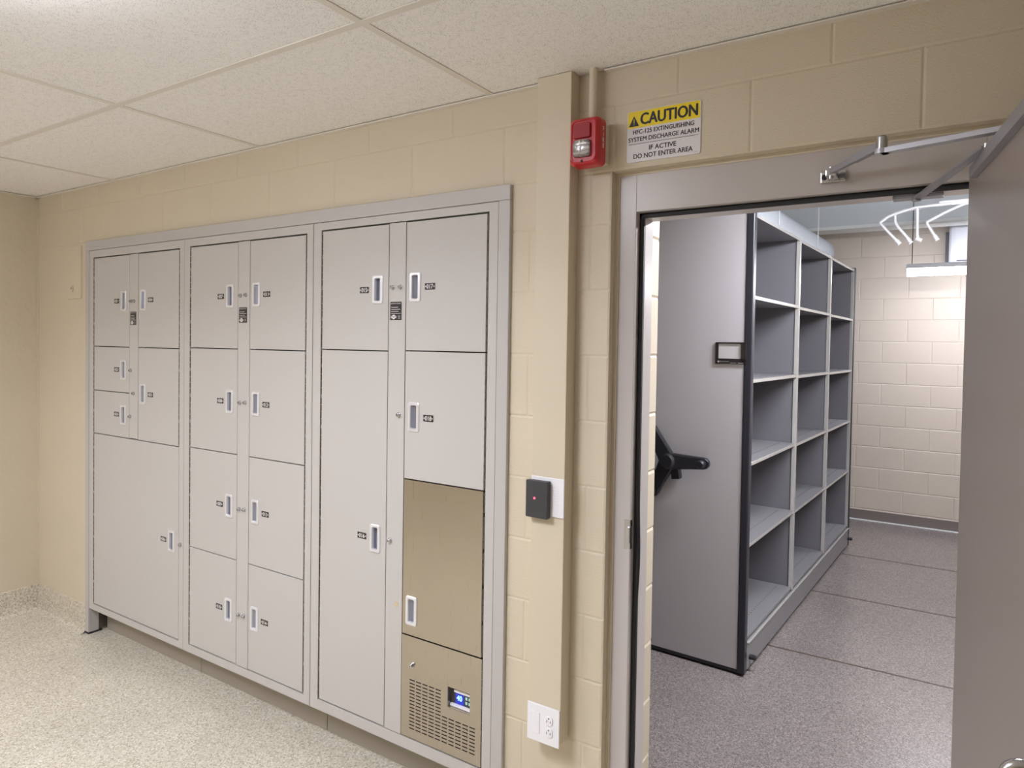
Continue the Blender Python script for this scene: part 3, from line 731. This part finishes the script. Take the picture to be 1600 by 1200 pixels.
q = MB(); q.bar(sh, (el[0], el[1], 2.137), .012, .014, 'holder'); q.bar((4.425, -.052, 2.122), (el[0], el[1], 2.137), .016, .017, 'holder'); q.build('forearm', t, off=o)
q = MB(); q.cyl((el[0], el[1], 2.128), (el[0], el[1], 2.155), .0125, 'chrome', 20); q.cyl((el[0], el[1], 2.155), (el[0], el[1], 2.158), .0125, 'holder', 20, .009); q.build('elbow', t, off=o)
q = MB(); q.box(4.338, 4.398, .026, .0345, 2.090, 2.118, 'chrome', .002, 2); q.box(4.355, 4.381, -.018, .028, 2.096, 2.114, 'chrome', .003, 2); q.cyl((4.347, .027, 2.104), (4.347, .023, 2.104), .007, 'dark', 12); q.cyl((4.390, .027, 2.104), (4.390, .019, 2.104), .008, 'chrome', 14); q.cyl((4.368, -.012, 2.09), (4.368, -.012, 2.12), .006, 'chrome', 12)
q.build('shoe', t, off=o)

# ------------------------------------------------------------------ mobile shelving
SA = R(-3.0); SO = (3.800, 1.585, 0); SW = .86; BAY = .9275; SL = 3 * BAY + .04
t = thing('mobile_shelving', 'long grey mobile shelving unit with three bays of empty shelves and a black crank', 'shelving', SO, SA)
TOPZ = 2.335
q = MB(); q.box(-SW + .012, -.034, 0, .03, .03, TOPZ, 'panel', .001, 1); q.build('end_panel', t)
q = MB(); q.box(-.034, .004, -.004, .040, .012, TOPZ + .006, 'navy', .006, 3); q.box(-SW - .01, -SW + .012, -.004, .03, .012, TOPZ + .006, 'navy', .005, 3); q.box(-SW, -.03, .002, .028, .012, .03, 'navy')
q.build('edge_trim', t)['label'] = 'dark edging around the end panel'
q = MB(); q.box(-SW, .008, SL - .0, SL + .026, .012, TOPZ + .002, 'navy', .004, 2); q.build('end_panel', t)
ys = [.04 + BAY * k for k in range(4)]
for k, y in enumerate(ys):
    q = MB(); a = y - .017 if k else y; c = y + .017 if k < 3 else y
    if k == 0: c = a + .012
    if k == 3: a = y - .022
    q.box(-.42, -.022, a + (.011 if 0 < k < 3 else .002), c - (.011 if 0 < k < 3 else .002), .17, TOPZ - .005, 'shelf_in'); q.box(-.022, 0, a, c, .17, TOPZ - .004, 'shelf_edge', .0015, 1)
    q.build('upright', t)
LV = [.187, .662, 1.078, 1.499, 1.921, 2.332]
for k in range(3):
    a, c = ys[k] + .013, ys[k + 1] - .013
    q = MB(); q.box(-.43, -.42, a, c, .17, TOPZ - .01, 'shelf_in'); q.build('back_panel', t)
    for li, z in enumerate(LV):
        q = MB(); zz = z - [.0, .006, .010][k] * (1 if li else 0)
        q.box(-.42, -.003, a, c, zz - .012, zz, 'shelf'); 
        if li: q.box(-.006, -.002, a, c, zz - .018, zz, 'shelf_edge', .001, 1)
        else: q.box(-.010, -.0035, a, c, zz - .014, zz + .001, 'shelf')
        for j in range(24): 
            yy = a + .06 + j * (c - a - .12) / 23
            q.box(-.088, -.075, yy - .0022, yy + .0022, zz, zz + .0006, 'inner')
        q.build('shelf', t)
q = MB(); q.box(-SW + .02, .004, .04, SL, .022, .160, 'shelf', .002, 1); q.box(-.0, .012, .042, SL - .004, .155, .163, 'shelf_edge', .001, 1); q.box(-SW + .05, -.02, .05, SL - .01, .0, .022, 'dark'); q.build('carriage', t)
for y in (.085, SL - .02):
    q = MB(); q.cyl((.004, y, .075), (.034, y, .075), .013, 'crank', 14); q.cyl((.034, y, .075), (.039, y, .075), .013, 'crank', 14, .009); q.build('bumper', t)
# crank
hx, hz = -.395, 1.058
hb = MB(); hb.cyl((hx, -.0, hz), (hx, -.05, hz), .028, 'crank', 20); hb.cyl((hx, -.05, hz), (hx, -.09, hz), .043, 'crank', 28); hb.cyl((hx, -.09, hz), (hx, -.099, hz), .043, 'crank', 28, .032)
hb.bar((hx + .025, -.03, hz - .02), (hx + .034, -.03, hz - .095), .04, .045, 'crank', (0, 1, 0))
hub = hb.build('crank_handle', t); hub['label'] = 'black three-armed crank handle'
for ang in (2, 122, -116):
    ca, sa = math.cos(R(ang)), math.sin(R(ang)); q = MB()
    rings = []
    for r_, w, yy in ((.018, .086, -.070), (.05, .080, -.068), (.12, .068, -.066), (.19, .060, -.064)):
        rings.append([(hx + ca * r_ - sa * s * w / 2, yy + e, hz + sa * r_ + ca * s * w / 2) for s, e in ((-1, -.008), (-.8, -.012), (.8, -.012), (1, -.008), (1, .012), (-1, .012))])
    for a2 in (30, 60, 85):
        rings.append([(hx + ca * (.19 + .03 * math.sin(R(a2))) - sa * s * .03 * math.cos(R(a2)), -.064 + e, hz + sa * (.19 + .03 * math.sin(R(a2))) + ca * s * .03 * math.cos(R(a2))) for s, e in ((-1, -.008), (-.8, -.012), (.8, -.012), (1, -.008), (1, .012), (-1, .012))])
    q.loft(rings, 'crank'); q.build('arm', hub)
    kx, kz = hx + ca * .188, hz + sa * .188
    q = MB(); q.cyl((kx, -.075, kz), (kx, -.112, kz), .019, 'crank', 18, .023); q.cyl((kx, -.112, kz), (kx, -.120, kz), .023, 'crank', 18, .016); q.build('knob', hub)
# label holder
q = MB(); cw0, cw1, cz0, cz1 = -.178, -.022, 1.575, 1.685
for a in ((cw0, cw1, cz1 - .008, cz1), (cw0, cw1, cz0, cz0 + .027), (cw0, cw0 + .016, cz0, cz1), (cw1 - .026, cw1, cz0, cz1)): q.box(a[0], a[1], -.007, 0, a[2], a[3], 'plate_black', .0008, 1)
lh = q.build('label_holder', t); lh['label'] = 'black label holder with blank card'
q = MB(); q.box(cw0 + .012, cw1 - .02, -.0025, -.0005, cz0 + .02, cz1 - .006, 'card'); q.build('card', lh)
q = MB(); q.cyl((cw0 + .017, -.0068, cz0 + .011), (cw0 + .017, -.0074, cz0 + .011), .0048, 'card', 16)
q.text('Spacesaver', 'card', (cw0 + .048, -.0076, cz0 + .0115), X, Z, w=.046, h=.0052, bold=.01)
q.box(cw0 + .077, cw0 + .108, -.0074, -.0071, cz0 + .0048, cz0 + .0062, 'card'); q.box(cw0 + .116, cw0 + .142, -.0074, -.0071, cz0 + .0045, cz0 + .0063, 'card')
q.build('lettering', lh)

# ------------------------------------------------------------------ storage room fittings
def pendant(loc, label, glow='lamp_far'):
    t = thing('linear_light', label, 'hanging light', loc, 0, 'hanging strip lights in the storage room')
    q = MB(); q.box(0, 1.22, -.06, .06, .058, .095, 'housing', .004, 2); q.box(-.004, .004, -.06, .06, .0, .09, 'housing', .003, 1); q.box(1.216, 1.224, -.06, .06, .0, .09, 'housing', .003, 1); q.build('housing', t)
    q = MB(); rings = []
    for x in (.005, 1.215): rings.append([(x, .058 * math.cos(R(a)), .058 - .058 * math.sin(R(a))) for a in range(0, 181, 15)])
    q.loft(rings, glow, smooth=True); q.build('diffuser', t)
    for x in (.035, 1.18):
        q = MB(); q.cyl((x, 0, .09), (x, 0, FZ - loc[2]), .003, 'gasket', 8); q.build('suspension_cable', t)
    return t
pendant((4.316, 4.57, 2.266), 'lit white strip light hanging near the back wall of the storage room')
pendant((4.2, 1.27, 2.42), 'lit white strip light hanging in the storage room just inside the doorway', 'lamp_near')

t = thing('hanging_hooks', 'white bent-rod hooks hanging in a cluster below the pale beam', 'hooks', (4.45, 3.2, 2.64))
def hook(pts):
    q = MB(); q.tube(pts, .009, 'hookwhite', 10); e, d = Vector(pts[-1]), Vector(pts[-2])
    n = (e - d).normalized(); q.cyl(e - n * .03, e + n * .005, .013, 'hookwhite', 12); q.build('hook', t, off=(4.45, 3.2, 2.64))
def hp(y): return y
hook([(4.62, 3.2, 2.585), (4.50, 3.2, 2.583), (4.42, 3.2, 2.578), (4.33, 3.2, 2.555), (4.27, 3.2, 2.535), (4.222, 3.2, 2.500), (4.225, 3.2, 2.492), (4.285, 3.2, 2.415), (4.335, 3.2, 2.355)])
hook([(4.45, 3.25, 2.58), (4.36, 3.24, 2.575), (4.305, 3.22, 2.555), (4.310, 3.2, 2.49), (4.330, 3.2, 2.455), (4.365, 3.2, 2.41), (4.400, 3.2, 2.357)])
hook([(4.432, 3.2, 2.585), (4.434, 3.2, 2.50), (4.436, 3.2, 2.40), (4.442, 3.2, 2.372), (4.455, 3.2, 2.366)])
hook([(4.80, 3.2, 2.60), (4.68, 3.2, 2.575), (4.58, 3.2, 2.530), (4.485, 3.2, 2.480), (4.488, 3.2, 2.470), (4.52, 3.2, 2.41), (4.545, 3.2, 2.365)])
q = MB(); q.box(4.55, 4.85, 3.18, 3.27, 2.59, 2.605, 'hookwhite', .003, 1); q.cyl((4.72, 3.22, 2.60), (4.72, 3.22, FZ), .012, 'hookwhite', 12); q.build('mounting_rail', t, off=(4.45, 3.2, 2.64))

t = thing('air_conditioner', 'pale grey rounded wall unit high on the storage back wall, behind the strip light', 'air conditioner', (4.62, 5.3, 2.42))
o = (4.62, 5.3, 2.42)
prof = [(5.49, 2.40), (5.34, 2.405), (5.28, 2.43), (5.24, 2.48), (5.225, 2.53), (5.22, 2.60), (5.22, 2.74), (5.24, 2.775), (5.28, 2.79), (5.49, 2.79)]
q = MB(); q.loft([[(x, 5.49 + (y - 5.49) * k, 2.6 + (z - 2.6) * k2) for y, z in prof] for x, k, k2 in ((4.60, .93, .93), (4.615, .98, .98), (4.64, 1, 1), (5.40, 1, 1), (5.425, .98, .98), (5.44, .93, .93))], 'ac'); q.build('case', t, off=o)
q = MB(); q.box(4.66, 5.38, 5.235, 5.33, 2.447, 2.455, 'shelf_in', .002, 1); q.build('louver', t, off=o)
q = MB(); q.box(4.57, 5.47, 5.485, 5.5, 2.36, 2.74, 'shelf_in'); q.build('mounting_plate', t, off=o)

t = thing('air_duct', 'pale wrapped duct running along just above the mobile shelving', 'duct', (3.52, 2.5, 2.465), SA)
q = MB(); q.loft([rrect(0, 0, .36 * k, .20 * k, .085 * k, y, 7) for y, k in ((-2.0, 1), (-1.2, 1.01), (-.4, 1), (.4, 1.01), (1.2, 1), (1.85, 1), (1.93, .93), (1.97, .75))], 'duct', smooth=True); q.build('wrap', t)
for y in (-1.0, .1, 1.2):
    q = MB(); q.box(-.19, .19, y - .012, y + .012, -.104, -.101, 'hookwhite')
    for x in (-.187, .187): q.cyl((x, y, -.102), (x, y, FZ - 2.465), .003, 'hookwhite', 8)
    q.build('hanger', t)

# ------------------------------------------------------------------ light and picture settings
w = bpy.data.worlds.new('world'); SC.world = w; w.use_nodes = True
w.node_tree.nodes['Background'].inputs['Color'].default_value = (.5, .5, .5, 1); w.node_tree.nodes['Background'].inputs['Strength'].default_value = .02
SC.view_settings.view_transform = 'Standard'; SC.view_settings.look = 'None'; SC.view_settings.gamma = 1; SC.view_settings.exposure = 0.0
SC.view_settings.use_curve_mapping = False
SC.cycles.use_denoising = True
SC.cycles.max_bounces = 10; SC.cycles.diffuse_bounces = 6
SC.cycles.sample_clamp_indirect = 8
